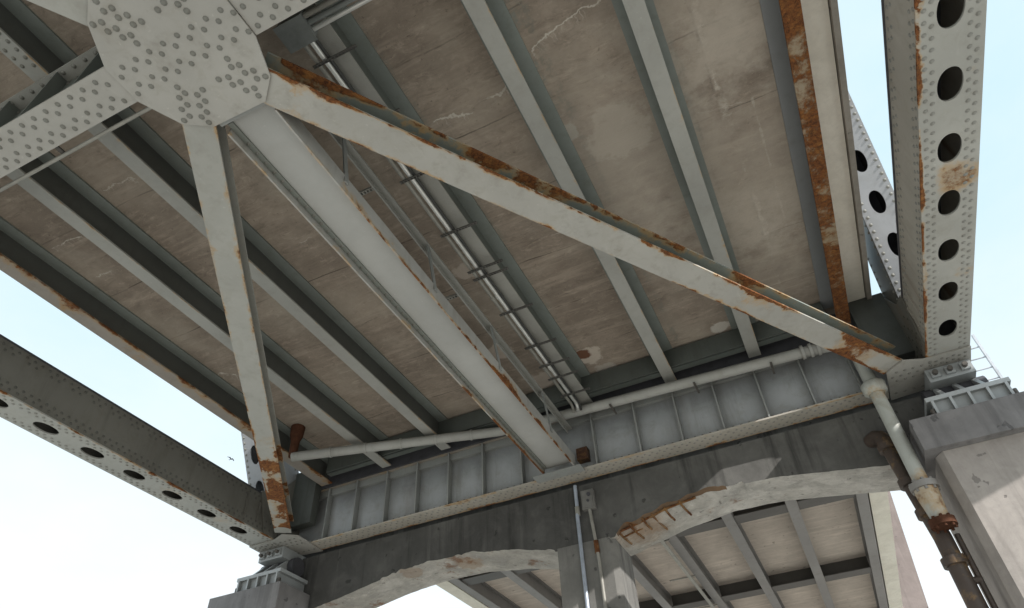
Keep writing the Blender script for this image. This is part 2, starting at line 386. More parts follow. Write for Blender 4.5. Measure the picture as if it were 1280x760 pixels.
M['ladder'] = plain('ladder_paint', (.66,.70,.76), .5)
M['bolt'] = plain('bolt_steel', (.13,.12,.11), .6, .3)
M['bluepipe'] = plain('pale_blue_conduit', (.50,.56,.66), .35, .3)
M['bird'] = plain('bird_feathers', (.03,.03,.035), .8)

Z = 1.28
F = 1.02
cr = lambda a, b, w=.024, k=.85: ((a[0]*F, a[1]*F, Z), (b[0]*F, b[1]*F, Z), w, k)
sc_ = lambda c: (c[0]*F, c[1]*F, Z)
LITE = (.60,.56,.50)
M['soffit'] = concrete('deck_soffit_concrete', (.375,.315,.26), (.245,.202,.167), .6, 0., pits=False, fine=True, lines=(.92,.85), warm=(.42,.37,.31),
    cracks=[cr((-.185,.60),(-.10,.568)), cr((-.10,.568),(-.01,.56)), cr((-.425,.655),(-.35,.652)), cr((-.35,.652),(-.262,.63)),
            cr((-1.43,.517),(-1.34,.519),.02,.7), cr((-1.43,.637),(-1.37,.637),.02,.6), cr((-.36,1.05),(-.24,1.06),.016,.5), cr((-1.44,1.09),(-1.40,1.12),.04,.8),
            cr((-1.17,.45),(-1.10,.455),.018,.5), cr((-.90,.78),(-.86,.79),.02,.5), cr((.07,.88),(.20,.90),.018,.4), cr((-.2,1.2),(-.05,1.22),.014,.4)],
    seams=[((.125,-.5,Z),(.128,.85,Z),.04,.8,LITE), ((.128,.80,Z),(.148,1.3,Z),.045,.9,LITE), ((.118,.6,Z),(.121,.85,Z),.02,.8,(.12,.10,.085)), ((.135,1.0,Z),(.141,1.3,Z),.018,.7,(.14,.12,.1)), ((.19,.9,Z),(.20,1.3,Z),.015,.6,LITE), ((-.19,.2,Z),(-.195,.8,Z),.06,.8,(.24,.26,.235)), ((.07,.2,Z),(.065,1.0,Z),.05,.7,(.24,.26,.235)), ((.148,1.3,Z),(.15,1.65,Z),.03,.3,LITE),
           ((-.163,-.5,Z),(-.168,1.65,Z),.05,.55,(.20,.21,.185)), ((.075,-.5,Z),(.07,1.65,Z),.02,.35,(.13,.11,.09)), ((-.45,.3,Z),(-.45,1.65,Z),.04,.45,(.20,.21,.185))],
    blobs=[((.17,.6,Z),.30,(.52,.465,.40),.45), ((.15,1.1,Z),.32,(.52,.465,.40),.45), ((.14,1.45,Z),.2,(.52,.465,.40),.35), ((-.10,.95,Z),.28,(.46,.41,.355),.4), ((.16,.75,Z),.13,(.58,.525,.46),.5), ((.12,1.25,Z),.15,(.58,.525,.46),.45), ((-.09,.85,Z),.09,(.50,.45,.39),.5), ((-.11,1.12,Z),.1,(.47,.42,.36),.4),  # light from the open right side painted in as paler patches
           ((-.43,1.55,Z),.052,(.60,.53,.46),.9), ((-.440,1.535,Z),.030,(.15,.065,.035),.95), ((-.585,1.06,Z),.038,(.54,.47,.41),.75),
           ((-.655,1.40,Z),.05,(.54,.47,.41),.7), ((-.60,1.59,Z),.055,(.54,.47,.41),.7), ((-.033,1.605,Z),.035,(.62,.59,.54),.8), ((.055,1.645,Z),.03,(.56,.53,.48),.7),
           ((-.40,1.64,Z),.05,(.52,.49,.45),.5), ((-1.36,1.64,Z),.05,(.62,.55,.45),.8), ((-.19,.80,Z),.03,(.48,.46,.42),.5)])
M['overhang'] = concrete('deck_overhang_concrete', (.84,.80,.71), (.74,.70,.61), .35, 0., bumpd=.01, pits=False)  # bounce light from the sunlit ground is painted into this pale tone
M['slab_edge'] = concrete('deck_edge_concrete', (.36,.33,.29), (.27,.25,.22), .5, .3, bumpd=.01)
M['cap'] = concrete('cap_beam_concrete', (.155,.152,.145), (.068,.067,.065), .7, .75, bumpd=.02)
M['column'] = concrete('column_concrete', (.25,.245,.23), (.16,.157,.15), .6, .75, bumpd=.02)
M['spall'] = concrete('spalled_concrete', (.55,.53,.50), (.40,.38,.345), 1., 0., rust=.7, bumpd=.10, fine=True, blobs=[((-.43,1.84,.82),.10,(.30,.20,.125),.75), ((-1.0,1.86,.85),.06,(.34,.23,.14),.5), ((-1.2,1.83,.85),.05,(.30,.21,.14),.5)])
M['brownspall'] = concrete('brown_spalled_edge', (.21,.14,.09), (.12,.08,.055), .6, 0., rust=.8, bumpd=.06)
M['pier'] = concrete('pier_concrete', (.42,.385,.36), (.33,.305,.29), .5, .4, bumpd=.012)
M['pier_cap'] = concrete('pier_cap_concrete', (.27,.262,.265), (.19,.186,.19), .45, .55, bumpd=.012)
M['soffit2'] = concrete('approach_soffit_concrete', (.56,.49,.43), (.47,.41,.36), .35, 0., lines=(1.0,.5))
M['approach_steel'] = steel('paint_approach_steel', base=(.24,.23,.225), bias=-.25, edge=.35, dirt=.3)
M['approach_dark'] = steel('paint_approach_diaphragm', base=(.10,.095,.09), bias=-.3, edge=.2)
M['tower'] = concrete('far_pier_concrete', (.32,.268,.25), (.26,.215,.20), .35, .4)

# ------------------------------------------------------------------ ground
def ground():
    t = NT('dry_ground')
    n = t.noise(.08, 8, .6); n2 = t.noise(1.5, 8, .7)
    c = t.mix(t.ramp(n, .4, .62), (.56,.535,.49), (.50,.475,.435))
    c = t.mix(t.math('MULTIPLY', t.ramp(n2, .45, .7), .5), c, (.42,.395,.35))
    t.bump(n2, .5, .05)
    m = t.fin(c, .95, .1)
    g = MB(); R = 900
    g.add([(-R,-R,-EYE/S),(R,-R,-EYE/S),(R,R,-EYE/S),(-R,R,-EYE/S)], [(0,1,2,3)])
    o = g.build('ground', m); o['kind'] = 'structure'
ground()
GZ = -EYE/S

# ------------------------------------------------------------------ main deck
deck = thing('bridge_deck', 'stained brown concrete deck slab resting on the steel stringers', 'bridge deck', (-.62,.3,1.255))
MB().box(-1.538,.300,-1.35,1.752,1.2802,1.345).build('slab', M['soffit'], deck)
MB().box(.302,.364,-1.35,1.752,1.2725,1.343).build('overhang', M['overhang'], deck, 'pale sunlit edge strip of the slab')
MB().box(.366,.3785,-1.35,1.752,1.262,1.37).build('edge_kerb', M['slab_edge'], deck)
MB().box(-1.586,-1.540,-1.35,1.752,1.2725,1.343).build('overhang', M['overhang'], deck)
MB().box(-1.598,-1.588,-1.35,1.752,1.255,1.37).build('edge_kerb', M['slab_edge'], deck)

# ------------------------------------------------------------------ stringers
YN, YF = .229, 1.768
def stringer(x, label, mb=M['stringer'], mw=M['stringer_web'], w=.036, rv=True, y0=-1.3, y1=1.72, z0=1.2005, z1=1.2795, group='steel stringers under the main deck', wide_side=None):
    t = thing('stringer', label, 'steel beam', (x, (y0+y1)/2, z0), group)
    b = MB().box(x-w/2, x+w/2, y0, y1, z0, z0+.0045)
    if rv:
        for k in range(5):
            for dx in (-.010, .010):
                for yy in (.10+.017*k+(.008 if dx > 0 else 0),):
                    b.rivet((x+dx, yy, z0), (0,0,-1), .0036)
    b.build('bottom_flange', mb, t)
    MB().box(x-.0025, x+.0025, y0, y1, z0+.0046, z1-.0046).build('web', mw, t)
    tf = MB().box(x-.036, x+.036, y0, y1, z1-.0045, z1)
    tf.build('top_flange', M['haunch'], t)
    return t
st = stringer(.0265, 'grey stringer second from the right deck edge, crossed low by the rusty right brace')
dup(st, (-.2555,0,0), 'grey stringer third from the right deck edge, right of the conduit run')
dup(st, (-.5245,0,0), 'grey stringer with the conduits and slotted brackets fixed along its left side')
s2 = stringer(-.742, 'grey stringer mostly hidden behind the wide central strut', mw=M['web_shaded'])
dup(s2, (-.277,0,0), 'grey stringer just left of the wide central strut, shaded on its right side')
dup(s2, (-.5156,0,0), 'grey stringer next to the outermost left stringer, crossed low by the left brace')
stringer(-1.5136, 'dark outermost left stringer with a rust edged bottom flange against the sky', M['stringer_left'], M['web_shaded'], .046, False)
rs = thing('stringer', 'outermost right stringer with narrow orange rusted bottom flange beside the deck edge', 'steel beam', (.281,.2,1.2005), 'steel stringers under the main deck')
MB().box(.264,.299,-1.3,1.70,1.2005,1.206).build('bottom_flange', M['stringer_rust'], rs)
wb = MB().box(.279,.284,-1.3,1.70,1.2062,1.2745)
for y0 in (.78,.93,1.07,1.28,1.42):
    for k in range(7): wb.rivet((.279,y0+.012*k,1.213), (-1,0,0), .0035)
wb.build('web', M['beam_web'], rs)
MB().box(.246,.300,-1.3,1.70,1.2747,1.2795).build('top_flange', M['beam_web'], rs)

# ------------------------------------------------------------------ near floor beam
nf = thing('floor_beam', 'near riveted floor beam carrying the large eight sided rivet covered gusset plate', 'steel beam', (-.62,YN,1.0), 'floor beams between the trusses')
PIT = .0225
def flange_rivets(b, x0, x1, yc, z, r=.0039, offs=(-.0205,-.0092,.0112,.0225), pit=.028, skip=None):
    n = int((x1-x0)/pit)
    for i in range(n+1):
        for j, dy in enumerate(offs):
            x = x0+i*pit+(pit/2 if j in (0, 2) else 0)
            if x0 <= x <= x1 and not (skip and skip(x)): b.rivet((x, yc+dy, z), (0,0,-1), r)
for x0, x1 in ((-1.62,-.7478),(-.5072,.37)):
    b = MB().box(x0,x1,.196,.262,1.0,1.005)
    flange_rivets(b, x0+.012, x1-.012, YN, 1.0)
    b.build('bottom_flange', M['girder'], nf)
octo = [(-.747,.198),(-.747,.262),(-.716,.324),(-.673,.351),(-.567,.353),(-.531,.322),(-.508,.262),(-.508,.198),(-.531,.136),(-.567,.106),(-.673,.106),(-.712,.137)]
b = MB().prism(octo, .9965, .9995)
flange_rivets(b, -.736, -.509, YN, .9965, .0039)
RIV = [(-0.606, 0.29), (-0.57, 0.27), (-0.574, 0.283), (-0.561, 0.286), (-0.562, 0.3), (-0.548, 0.303), (-0.59, 0.294), (-0.579, 0.309), (-0.552, 0.316), (-0.593, 0.307), (-0.538, 0.319), (-0.581, 0.324), (-0.567, 0.327), (-0.57, 0.34)]+[(-0.673, 0.271), (-0.67, 0.284), (-0.684, 0.286), (-0.682, 0.301), (-0.696, 0.303), (-0.694, 0.318), (-0.708, 0.32), (-0.641, 0.292), (-0.655, 0.295), (-0.652, 0.309), (-0.666, 0.311), (-0.664, 0.325), (-0.678, 0.328), (-0.675, 0.341)]+[(-0.674, 0.12), (-0.676, 0.135), (-0.662, 0.137), (-0.706, 0.142), (-0.692, 0.145), (-0.665, 0.151), (-0.651, 0.154), (-0.695, 0.159), (-0.681, 0.161), (-0.654, 0.168), (-0.64, 0.17), (-0.683, 0.175), (-0.67, 0.178), (-0.672, 0.191)]
RIV += [(x, .458-y) for x, y in RIV[:14]]
for x, y in RIV: b.rivet((x, y, .9965), (0,0,-1), .0044)
b.build('gusset_plate', M['gusset'], nf, 'large eight sided pale plate dotted with rivet heads')
b = MB().box(-1.62,.37,YN-.003,YN+.003,1.0052,1.195)
for i in range(88):
    x = -1.6+i*PIT
    b.rivet((x, YN-.003, 1.018), (0,-1,0), .0045); b.rivet((x, YN-.003, 1.183), (0,-1,0), .0045)
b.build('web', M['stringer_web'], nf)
b = MB().box(-1.62,.37,.200,.258,1.1952,1.2)
flange_rivets(b, -1.6, .36, YN, 1.1952, .0042, (-.020,.020))
b.build('top_flange', M['stringer'], nf)
for i in range(15):
    x = -1.50+.13*i
    MB().box(x-.002,x+.002,YN-.026,YN-.0032,1.0055,1.1948).build('stiffener', M['stringer_web'], nf)
    MB().box(x-.002,x+.002,YN+.0032,YN+.026,1.0055,1.1948).build('stiffener', M['stringer_web'], nf)

# ------------------------------------------------------------------ far floor beam
ff = thing('floor_beam', 'far plate girder floor beam with vertical stiffeners above the concrete pier', 'steel beam', (-.62,YF,1.0), 'floor beams between the trusses')
b = MB().box(-1.558,.314,1.735,1.801,1.0,1.005)
flange_rivets(b, -1.54, .30, YF, 1.0, .0030, pit=.0225)
b.build('bottom_flange', M['beam_flange'], ff)
b = MB().box(-1.644,.404,YF-.003,YF+.003,1.0052,1.197)
for i in range(86):
    x = -1.58+i*PIT
    b.rivet((x, YF-.0032, 1.020), (0,-1,0), .004)
    if i % 2 == 0: b.rivet((x, YF-.0032, 1.183), (0,-1,0), .0038)
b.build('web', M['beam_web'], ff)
MB().box(-1.644,.404,YF-.016,YF-.0034,1.1725,1.1968).build('web_angle', M['plate'], ff)
MB().box(-1.644,.404,YF-.013,YF-.0034,1.0054,1.0085).build('web_angle', M['plate'], ff)
MB().box(-1.644,.404,1.742,1.795,1.197,1.2).build('top_flange', M['stringer_left'], ff)
for x in (-1.516,-1.395,-1.268,-1.145,-1.021,-.892,-.753,-.505,-.366,-.239,-.118,.007,.133,.256):
    sb = MB().box(x-.0022,x+.0022,YF-.028,YF-.0165,1.0055,1.1965).box(x-.0022,x+.0022,YF-.0164,YF-.0034,1.009,1.172)
    sb.build('stiffener', M['plate'], ff)
b = MB().box(-.70,-.545,1.700,1.742,.9962,.9994)
b.build('connection_plate', M['plate'], ff)
for x0, x1 in ((-1.647,-1.548),(.31,.407)):
    MB().box(x0,x1,1.700,1.7335,1.06,1.272).build('knee_plate', M['knee'], ff)
b = MB().box(-.565,-.53,YF-.03,YF-.0034,1.035,1.075)
b.build('bracket', M['scupper'], ff)
dph = thing('end_diaphragm', 'dark painted cross channel closing the deck end between the stringers', 'steel beam', (-.62,1.66,1.2))
MB().box(-1.475,.245,1.662,1.668,1.212,1.2745).build('web', M['diaph'], dph)
MB().box(-1.475,.245,1.669,1.69,1.208,1.2115).build('bottom_flange', M['diaph'], dph)
MB().box(-1.644,.404,1.735,1.75,1.2002,1.275).build('end_plate', M['dark_steel'], dph)

# ------------------------------------------------------------------ bottom chords with perforated cover plates
HP = .1412
def chord(x0, x1, inner, label, ym, moff, side_mat):
    """inner = +1 if the inner face is at x0 (right truss), -1 if at x1"""
    t = thing('bottom_chord', label, 'truss chord', ((x0+x1)/2, .3, 1.0), 'bottom chords of the two trusses')
    xc = (x0+x1)/2; yend = 1.651
    b = MB(); fr = lambda u, v, w: (u, v, 1.0+w)
    ys = [1.549+moff-HP*k for k in range(20)]
    top = yend
    for y in ys:
        lo = y-HP/2
        b.holed_cell(fr, x0-.003, x1+.003, lo, top, xc, y, .0205, .034, .004)
        top = lo
    ybeg = top
    n = int((yend-.28)/.0215)
    for i in range(n):
        y = .30+i*.0215
        for o, sft in ((.0085,0),(.0195,.5),(-.0195,.5),(-.0085,0)):
            x = x0+o if o > 0 else x1+o
            if y+sft*.0215 < yend-.006: b.rivet((x, y+sft*.0215, 1.0), (0,0,-1), .0036)
    b.build('cover_plate', M['chord'], t)
    for xx, s_ in ((x0, 1), (x1, -1)):
        sb = MB().box(min(xx, xx+s_*.006), max(xx, xx+s_*.006), ybeg, yend+.1, 1.0042, 1.127)
        for i in range(n+6):
            y = .30+i*.0215
            nx = (-s_, 0, 0)
            sb.rivet((xx, y, 1.016), nx, .0034); sb.rivet((xx, y+.010, 1.029), nx, .0034)
            sb.rivet((xx, y, 1.115), nx, .0034)
            if i % 3 != 2: sb.rivet((xx, y+.010, 1.102), nx, .0034)
        for yy in (1.50, 1.56):
            sb.box(xx-s_*.0035 if s_ > 0 else xx, xx if s_ > 0 else xx+.0035, yy-.004, yy+.004, 1.034, 1.097)
        sb.build('side_plate', side_mat, t)
    tb = MB().box(x0-.003, x1+.003, ybeg, yend+.1, 1.1272, 1.131)
    MB().box(xc-.002, xc+.002, ybeg, yend-.03, 1.1205, 1.127).build('seam_bar', M['dark_line'], t)
    tb.build('top_plate', M['dark_steel'], t)
    MB().box(x0+.0065, x1-.0065, 1.628, 1.633, 1.0045, 1.1268).build('end_plate', M['dark_steel'], t)
    # joint gusset
    def mx(x): return x if inner > 0 else -1.24-x
    gp = [(.312,1.664),(.352,1.628),(.400,1.6475),(.508,1.6475),(.511,1.752),(.440,1.79),(.317,1.803)]
    gp = [(mx(x), y) for x, y in gp]
    g = MB().prism(gp if inner > 0 else gp[::-1], .9955, .9993)
    random.seed(3)
    for i in range(5):
        for j in range(3):
            g.rivet((mx(.335+.020*i-.01*(j % 2)), 1.672+.020*j, .9955), (0,0,-1), .0036)
    for i in range(7):
        for j in range(2):
            g.rivet((mx(.415+.0135*i), 1.665+.018*j+.006*(i % 2), .9955), (0,0,-1), .0036)
    for i in range(5): g.rivet((mx(.33+.022*i), 1.772, .9955), (0,0,-1), .0036)
    for i in range(3): g.rivet((mx(.45+.018*i), 1.725, .9955), (0,0,-1), .0036)
    g.build('gusset_plate', M['gusset'], t)
    poly = [(1.60,1.0045),(1.80,1.0045),(1.80,1.25),(1.70,1.25),(1.63,1.165),(1.55,1.135)]
    for xx, o in ((x0-.0045, 0), (x1+.001, 0)):
        v = MB().prism(poly, xx, xx+.0035, 'x')
        sx = xx if xx < xc else xx+.0035; nx = (-1,0,0) if xx < xc else (1,0,0)
        for i in range(9):
            for j in range(8):
                y = 1.60+.021*i; z = 1.02+.024*j
                if z < 1.14+.1*(y > 1.69) and (j < 2 or (i+j) % 2): v.rivet((sx, y, z), nx, .0034)
        v.build('node_plate', M['chord_side_dark'], t)
    return t
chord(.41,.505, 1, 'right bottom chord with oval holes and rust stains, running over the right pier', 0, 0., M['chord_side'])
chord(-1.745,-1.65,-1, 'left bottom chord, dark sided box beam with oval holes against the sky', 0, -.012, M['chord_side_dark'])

# ------------------------------------------------------------------ end posts and upper trusses
def end_post(x0, x1, label, tall):
    t = thing('end_post', label, 'truss member', ((x0+x1)/2,1.70,1.0), 'inclined end posts of the trusses')
    u = Vector((0,-.486,.874)); nrm = Vector((0,.874,.486)); base = Vector((0,1.682,1.0)); xc = (x0+x1)/2
    P = lambda x, s_, w: (x, base.y+u.y*s_+nrm.y*w, base.z+u.z*s_+nrm.z*w)
    fr = lambda a, s_, w: P(a, s_, w)
    b = MB(); s0 = .15
    cent = [.319+.1265*k for k in range(-1, tall)]
    for c in cent:
        b.holed_cell(lambda a, s_, w: P(a, s_, w), x0, x1, max(s0, c-.06325), c+.06325, xc, c, .018, .034, .004)
        for k in range(6):
            s_ = c-.055+.0212*k
            for xx in (x0+.009, x1-.009): b.rivet(P(xx, s_, 0), tuple(-nrm), .0042)
    b.build('cover_plate', M['post'], t)
    end = cent[-1]+.06325
    for xa, xb in ((x0-.001,x0+.005),(x1-.005,x1+.001)):
        sp = MB(); sp.hexa([P(xa,s0,.0045),P(xb,s0,.0045),P(xb,s0,.16),P(xa,s0,.16),P(xa,end,.0045),P(xb,end,.0045),P(xb,end,.16),P(xa,end,.16)])
        sx = xa if xa < xc else xb
        for k in range(int((end-s0)/.0215)):
            for w in (.014, .146): sp.rivet(P(sx, s0+.01+.0215*k, w), (-1,0,0) if xa < xc else (1,0,0), .004)
        sp.build('side_plate', M['post_side_shaded'] if xc > 0 else M['post'], t)
    MB().hexa([P(x0,s0,.1605),P(x1,s0,.1605),P(x1,s0,.164),P(x0,s0,.164),P(x0,end,.1605),P(x1,end,.1605),P(x1,end,.164),P(x0,end,.164)]).build('back_plate', M['dark_steel'], t)
    return P(0, end, .06)
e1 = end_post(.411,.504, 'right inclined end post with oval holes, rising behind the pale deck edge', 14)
e2 = end_post(-1.744,-1.651, 'left inclined end post with an oval hole, partly hidden by the left brace', 14)
for xc, lb in ((.4575,'right top chord high above the deck, joining the right end post'), (-1.6975,'left top chord high above the deck, joining the left end post')):
    t = thing('top_chord', lb, 'truss chord', (xc, -.3, e1[2]), 'top chords of the two trusses')
    MB().box(xc-.045, xc+.045, -1.3, e1[1]+.03, e1[2]-.02, e1[2]+.09).build('box_section', M['chord_side'], t)
    MB().box(xc-.05, xc+.05, -1.3, e1[1]+.03, e1[2]+.0905, e1[2]+.095).build('cover_plate', M['chord'], t)
    t = thing('hanger', ('right' if xc > 0 else 'left')+' vertical hanger between the '+('right' if xc > 0 else 'left')+' chords at the near floor beam', 'truss member', (xc, YN, 1.13), 'vertical hangers')
    MB().box(xc-.03, xc+.03, YN-.003, YN+.003, 1.1345, e1[2]-.0205).build('web', M['chord_side'], t)
    for s_ in (-1, 1): MB().box(xc+s_*.033-.0025, xc+s_*.033+.0025, YN-.03, YN+.03, 1.1345, e1[2]-.0205).build('flange', M['chord_side'], t)

# ------------------------------------------------------------------ central strut with its little truss
sp = thing('strut', 'wide pale central strut with rusty edges from the gusset plate to the far floor beam', 'steel beam', (-.617,1.03,1.0))
MB().box(-.6635,-.5675,.36,1.712,1.019,1.0225).build('web', M['strut_web'], sp)
for x0, x1 in ((-.667,-.6638),(-.5672,-.564)):
    b = MB().box(x0,x1,.374,1.715,1.0,1.041)
    b.build('flange', M['strut'], sp)
b = MB().box(-.6632,-.653,.365,1.70,1.0155,1.0188)
for k in range(58): b.rivet((-.6582,.41+.0225*k,1.0155), (0,0,-1), .003)
b.build('angle', M['strut_in'], sp)
MB().bar((-.602,.40,1.203),(-.583,1.757,1.163),.016,.004).bar((-.610,.40,1.197),(-.591,1.757,1.157),.003,.014).build('top_angle', M['stringer'], sp)
for y in (.56,.885,1.205,1.53):
    f = (y-.40)/1.357
    MB().bar((-.562,y,1.022),(-.596+.019*f,y,1.196-.04*f),.012,.003,up=(1,0,0)).build('post', M['plate'], sp)
MB().box(-.668,-.575,.354,.36,1.0046,1.045).build('end_plate', M['plate'], sp)

# ------------------------------------------------------------------ braces
def brace(p, q, w, d, label, mb, mt, mw, group='diagonal braces of the bottom bracing', wt=None):
    t = thing('brace', label, 'steel beam', ((p[0]+q[0])/2,(p[1]+q[1])/2,1.0), group)
    P = Vector((p[0],p[1],1.0)); Q = Vector((q[0],q[1],1.0))
    MB().bar(P, Q, w, .0042, off=(0,.0021)).build('bottom_flange', mb, t)
    MB().bar(P, Q, .004, d-.009, off=(0,d/2)).build('web', mw, t)
    MB().bar(P, Q, wt or w, .0042, off=(0,d-.0021)).build('top_flange', mt, t)
    return t
brace((-.5594,.3209),(.3325,1.6555),.062,.052,'long right brace with pale underside and rusty upper edge, reaching the right pier', M['brace_right'], M['brace_top'], M['brace_web'], wt=.058)
brace((-.6842,.3221),(-1.585,1.625),.054,.045,'left brace from the gusset plate, heavily rusted at its lower end', M['brace_left'], M['brace_left'], M['brace_web'])
brace((-.5630,.1360),(.333,-1.20),.062,.052,'upper right brace leaving the gusset plate towards the viewer', M['brace_right'], M['brace_top'], M['brace_web'])
brace((-.6837,.1367),(-1.585,-1.17),.06,.05,'upper left brace at the top left corner beside the gusset plate', M['brace_left'], M['brace_left'], M['brace_web'])

# ------------------------------------------------------------------ drain pipes
dp = thing('drain_pipe', 'pale horizontal drain pipe running along the top of the far floor beam', 'pipe', (-.5,1.70,1.18))
MB().tube([(-1.452,1.462,1.165),(-.86,1.672,1.185),(-.80,1.690,1.1855),(-.70,1.697,1.185),(.176,1.697,1.150),(.225,1.698,1.145),(.258,1.699,1.135),(.272,1.70,1.112),(.275,1.70,1.085)], .0155, 16).build('pipe', M['pipe'], dp)
for x, z in ((.150,1.1512),(.172,1.1503),(.192,1.1495)):
    MB().tube([(x-.004,1.697,z),(x+.004,1.697,z)], .0205, 16).build('coupling', M['pipe'], dp)
for k in range(6):
    x = -1.33+.11*k; f = (x+1.452)/(.592)
    MB().tube([(x-.003,1.462+.21*f-.001,1.165+.02*f),(x+.003,1.462+.21*f+.001,1.165+.02*f)], .0175, 16).build('coupling', M['pipe'], dp)
for x in (-.42,-.16,.06):
    zc = 1.185-.04*(x+.70)
    MB().box(x-.003,x+.003,1.678,1.716,zc-.0185,zc-.0162).box(x-.003,x+.003,1.7125,1.7425,zc-.016,zc-.013).build('strap', M['bolt'], dp)
sc = thing('drain_scupper', 'dark rusted drain outlet under the deck at the left end of the pipe', 'drain', (-1.452,1.462,1.25))
MB().tube([(-1.452,1.462,1.279),(-1.452,1.462,1.245),(-1.452,1.462,1.225),(-1.452,1.462,1.165)], [.024,.022,.015,.013], 14).build('funnel', M['rust_plain'], sc)
vp = thing('downpipe', 'worn white downpipe with rusty flanges beside the right pier', 'pipe', (.275,1.70,.6))
MB().tube([(.275,1.70,1.085),(.275,1.70,.70)], .0172, 18).build('pipe', M['pipe_worn'], vp)
MB().tube([(.275,1.70,1.002),(.275,1.70,.994),(.275,1.70,.972),(.275,1.70,.966)], [.022,.031,.029,.020], 18).build('collar', M['pipe_worn'], vp)
b = MB().tube([(.275,1.70,.712),(.275,1.70,.697)], .031, 18)
for k in range(8):
    a = k*math.pi/4; b.tube([(.275+.025*math.cos(a),1.70+.025*math.sin(a),.718),(.275+.025*math.cos(a),1.70+.025*math.sin(a),.690)], .004, 6)
b.build('flange', M['flange_grey'], vp)
MB().tube([(.275,1.70,.6968),(.275,1.70,.68),(.276,1.70,.625)], [.026,.025,.019], 18).build('reducer', M['pipe_worn'], vp)
b = MB().tube([(.276,1.70,.6248),(.276,1.70,.609)], .028, 18)
for k in range(8):
    a = k*math.pi/4; b.tube([(.276+.022*math.cos(a),1.70+.022*math.sin(a),.630),(.276+.022*math.cos(a),1.70+.022*math.sin(a),.603)], .0035, 6)
b.build('flange', M['rust_plain'], vp)
lp = thing('soil_pipe', 'dark rusted cast iron pipe running down behind the white downpipe', 'pipe', (.262,1.76,.4))
MB().tube([(.225,1.805,.895),(.238,1.785,.893),(.247,1.768,.880),(.252,1.757,.855),(.256,1.750,.78),(.264,1.742,.66),(.268,1.738,.60),(.268,1.738,GZ)], .0195, 16).build('pipe', M['cast_rust'], lp)
for z, x in ((.845,.2525),(.74,.259),(.66,.264),(.545,.268),(.42,.268)):
    yb = 1.756 if z > .8 else 1.745 if z > .7 else 1.739
    MB().tube([(x,yb,z+.009),(x,yb,z-.009)], .0265, 16).build('collar', M['cast_rust'], lp)
cp = thing('thin_conduit', 'thin rusty conduit beside the cast iron pipe on the right pier', 'conduit', (.298,1.70,.4))
MB().tube([(.297,1.735,.60),(.297,1.735,GZ)], .006, 8).tube([(.270,1.735,.50),(.30,1.735,.50)], .008, 8).build('conduit', M['cast_rust'], cp)

# ------------------------------------------------------------------ conduits along the stringer
for x, r, m, lb in ((-.5370,.0046,'conduit_grey','left dull grey conduit of the bundle under the stringer'), (-.5215,.0052,'galv','shiny middle conduit of the bundle under the stringer'), (-.5125,.0034,'dark_line','thin dark tube standing in for the shadow gap beside the stringer')):  # the dark third tube paints in the web's shadow gap
    t = thing('conduit', lb, 'conduit', (x,1.0,1.19), 'conduits along the stringer')
    b = MB().tube([(x,.352,1.187),(x,1.655,1.187),(x,1.668,1.185),(x,1.674,1.178),(x,1.676,1.165)], r, 10)
    tu = b.build('tube', M[m], t)
    for y in (.62,1.12,1.46):
        MB().tube([(x,y-.006,1.187),(x,y+.006,1.187)], r*1.3, 10).build('coupling', M[m], tu)
t0 = None
for i, y in enumerate((.404,.549,.699,.871,1.004,1.034,1.18,1.338,1.435,1.503,1.60)):
    lb = ['nearest the junction box','second from the junction box, half hidden by the right brace','just below the right brace','next below the bracket under the brace','upper of the close pair of brackets','lower of the close pair of brackets','halfway down between the close pair and the rust patch','above the rust stained patch','beside the rust stained patch','below the rust stained patch','at the foot of the conduit run by the floor beam'][i]
    lb = 'slotted bracket across the conduits, '+lb
    if t0 is None:
        t0 = thing('bracket', lb, 'bracket', (-.495,y,1.18), 'slotted brackets holding the conduits')
        b = MB().box(-.547,-.452,y-.0028,y-.0021,1.1770,1.1812).box(-.547,-.452,y+.0021,y+.0028,1.1770,1.1812).box(-.547,-.452,y-.0020,y+.0020,1.1803,1.1812)
        for k in range(13): b.box(-.5462+.0076*k,-.5432+.0076*k,y-.0020,y+.0020,1.1771,1.1778)
        b.build('channel', M['channel'], t0)
        yb = y
    else: dup(t0, (0, y-yb, 0), lb)
for i, y in enumerate((.69, 1.07)):
    t = thing('bracket', ['empty slotted bracket stub above the central strut, upper of two','empty slotted bracket stub above the central strut, lower of two'][i], 'bracket', (-.66,y,1.185), 'empty bracket stubs beside the central strut')
    b = MB().box(-.72,-.608,y-.0045,y-.0035,1.188,1.195).box(-.72,-.608,y+.0035,y+.0045,1.188,1.195).box(-.72,-.608,y-.0034,y+.0034,1.1935,1.195)
    for k in range(14): b.box(-.718+.0079*k,-.7145+.0079*k,y-.0034,y+.0034,1.188,1.1895)
    b.build('channel', M['conduit_grey'], t)
jb = thing('junction_box', 'grey junction box where the conduits turn, right of the gusset plate', 'electrical box', (-.53,.335,1.17))
MB().box(-.555,-.503,.312,.356,1.166,1.197).build('body', M['box'], jb)
MB().box(-.558,-.500,.309,.359,1.1625,1.1655).build('cover', M['box'], jb)
for i, (y, r, m) in enumerate(((.320,.0055,'conduit_grey'),(.333,.0055,'box'),(.346,.005,'galv'))):
    lb = ['near','middle','far'][i]+' one of three cross conduits leaving the junction box to the right'
    t = thing('conduit', lb, 'conduit', (-.2,y,1.185), 'cross conduits beside the near floor beam')
    MB().tube([(-.5025,y,1.183),(.255,y,1.183)], r, 8).build('tube', M[m], t)
t = thing('conduit', 'thin pipe beside the left arm of the near floor beam', 'conduit', (-1.1,.279,1.01))
MB().tube([(-1.62,.281,1.008),(-.74,.281,1.008)], .0035, 8).build('tube', M['conduit_grey'], t)
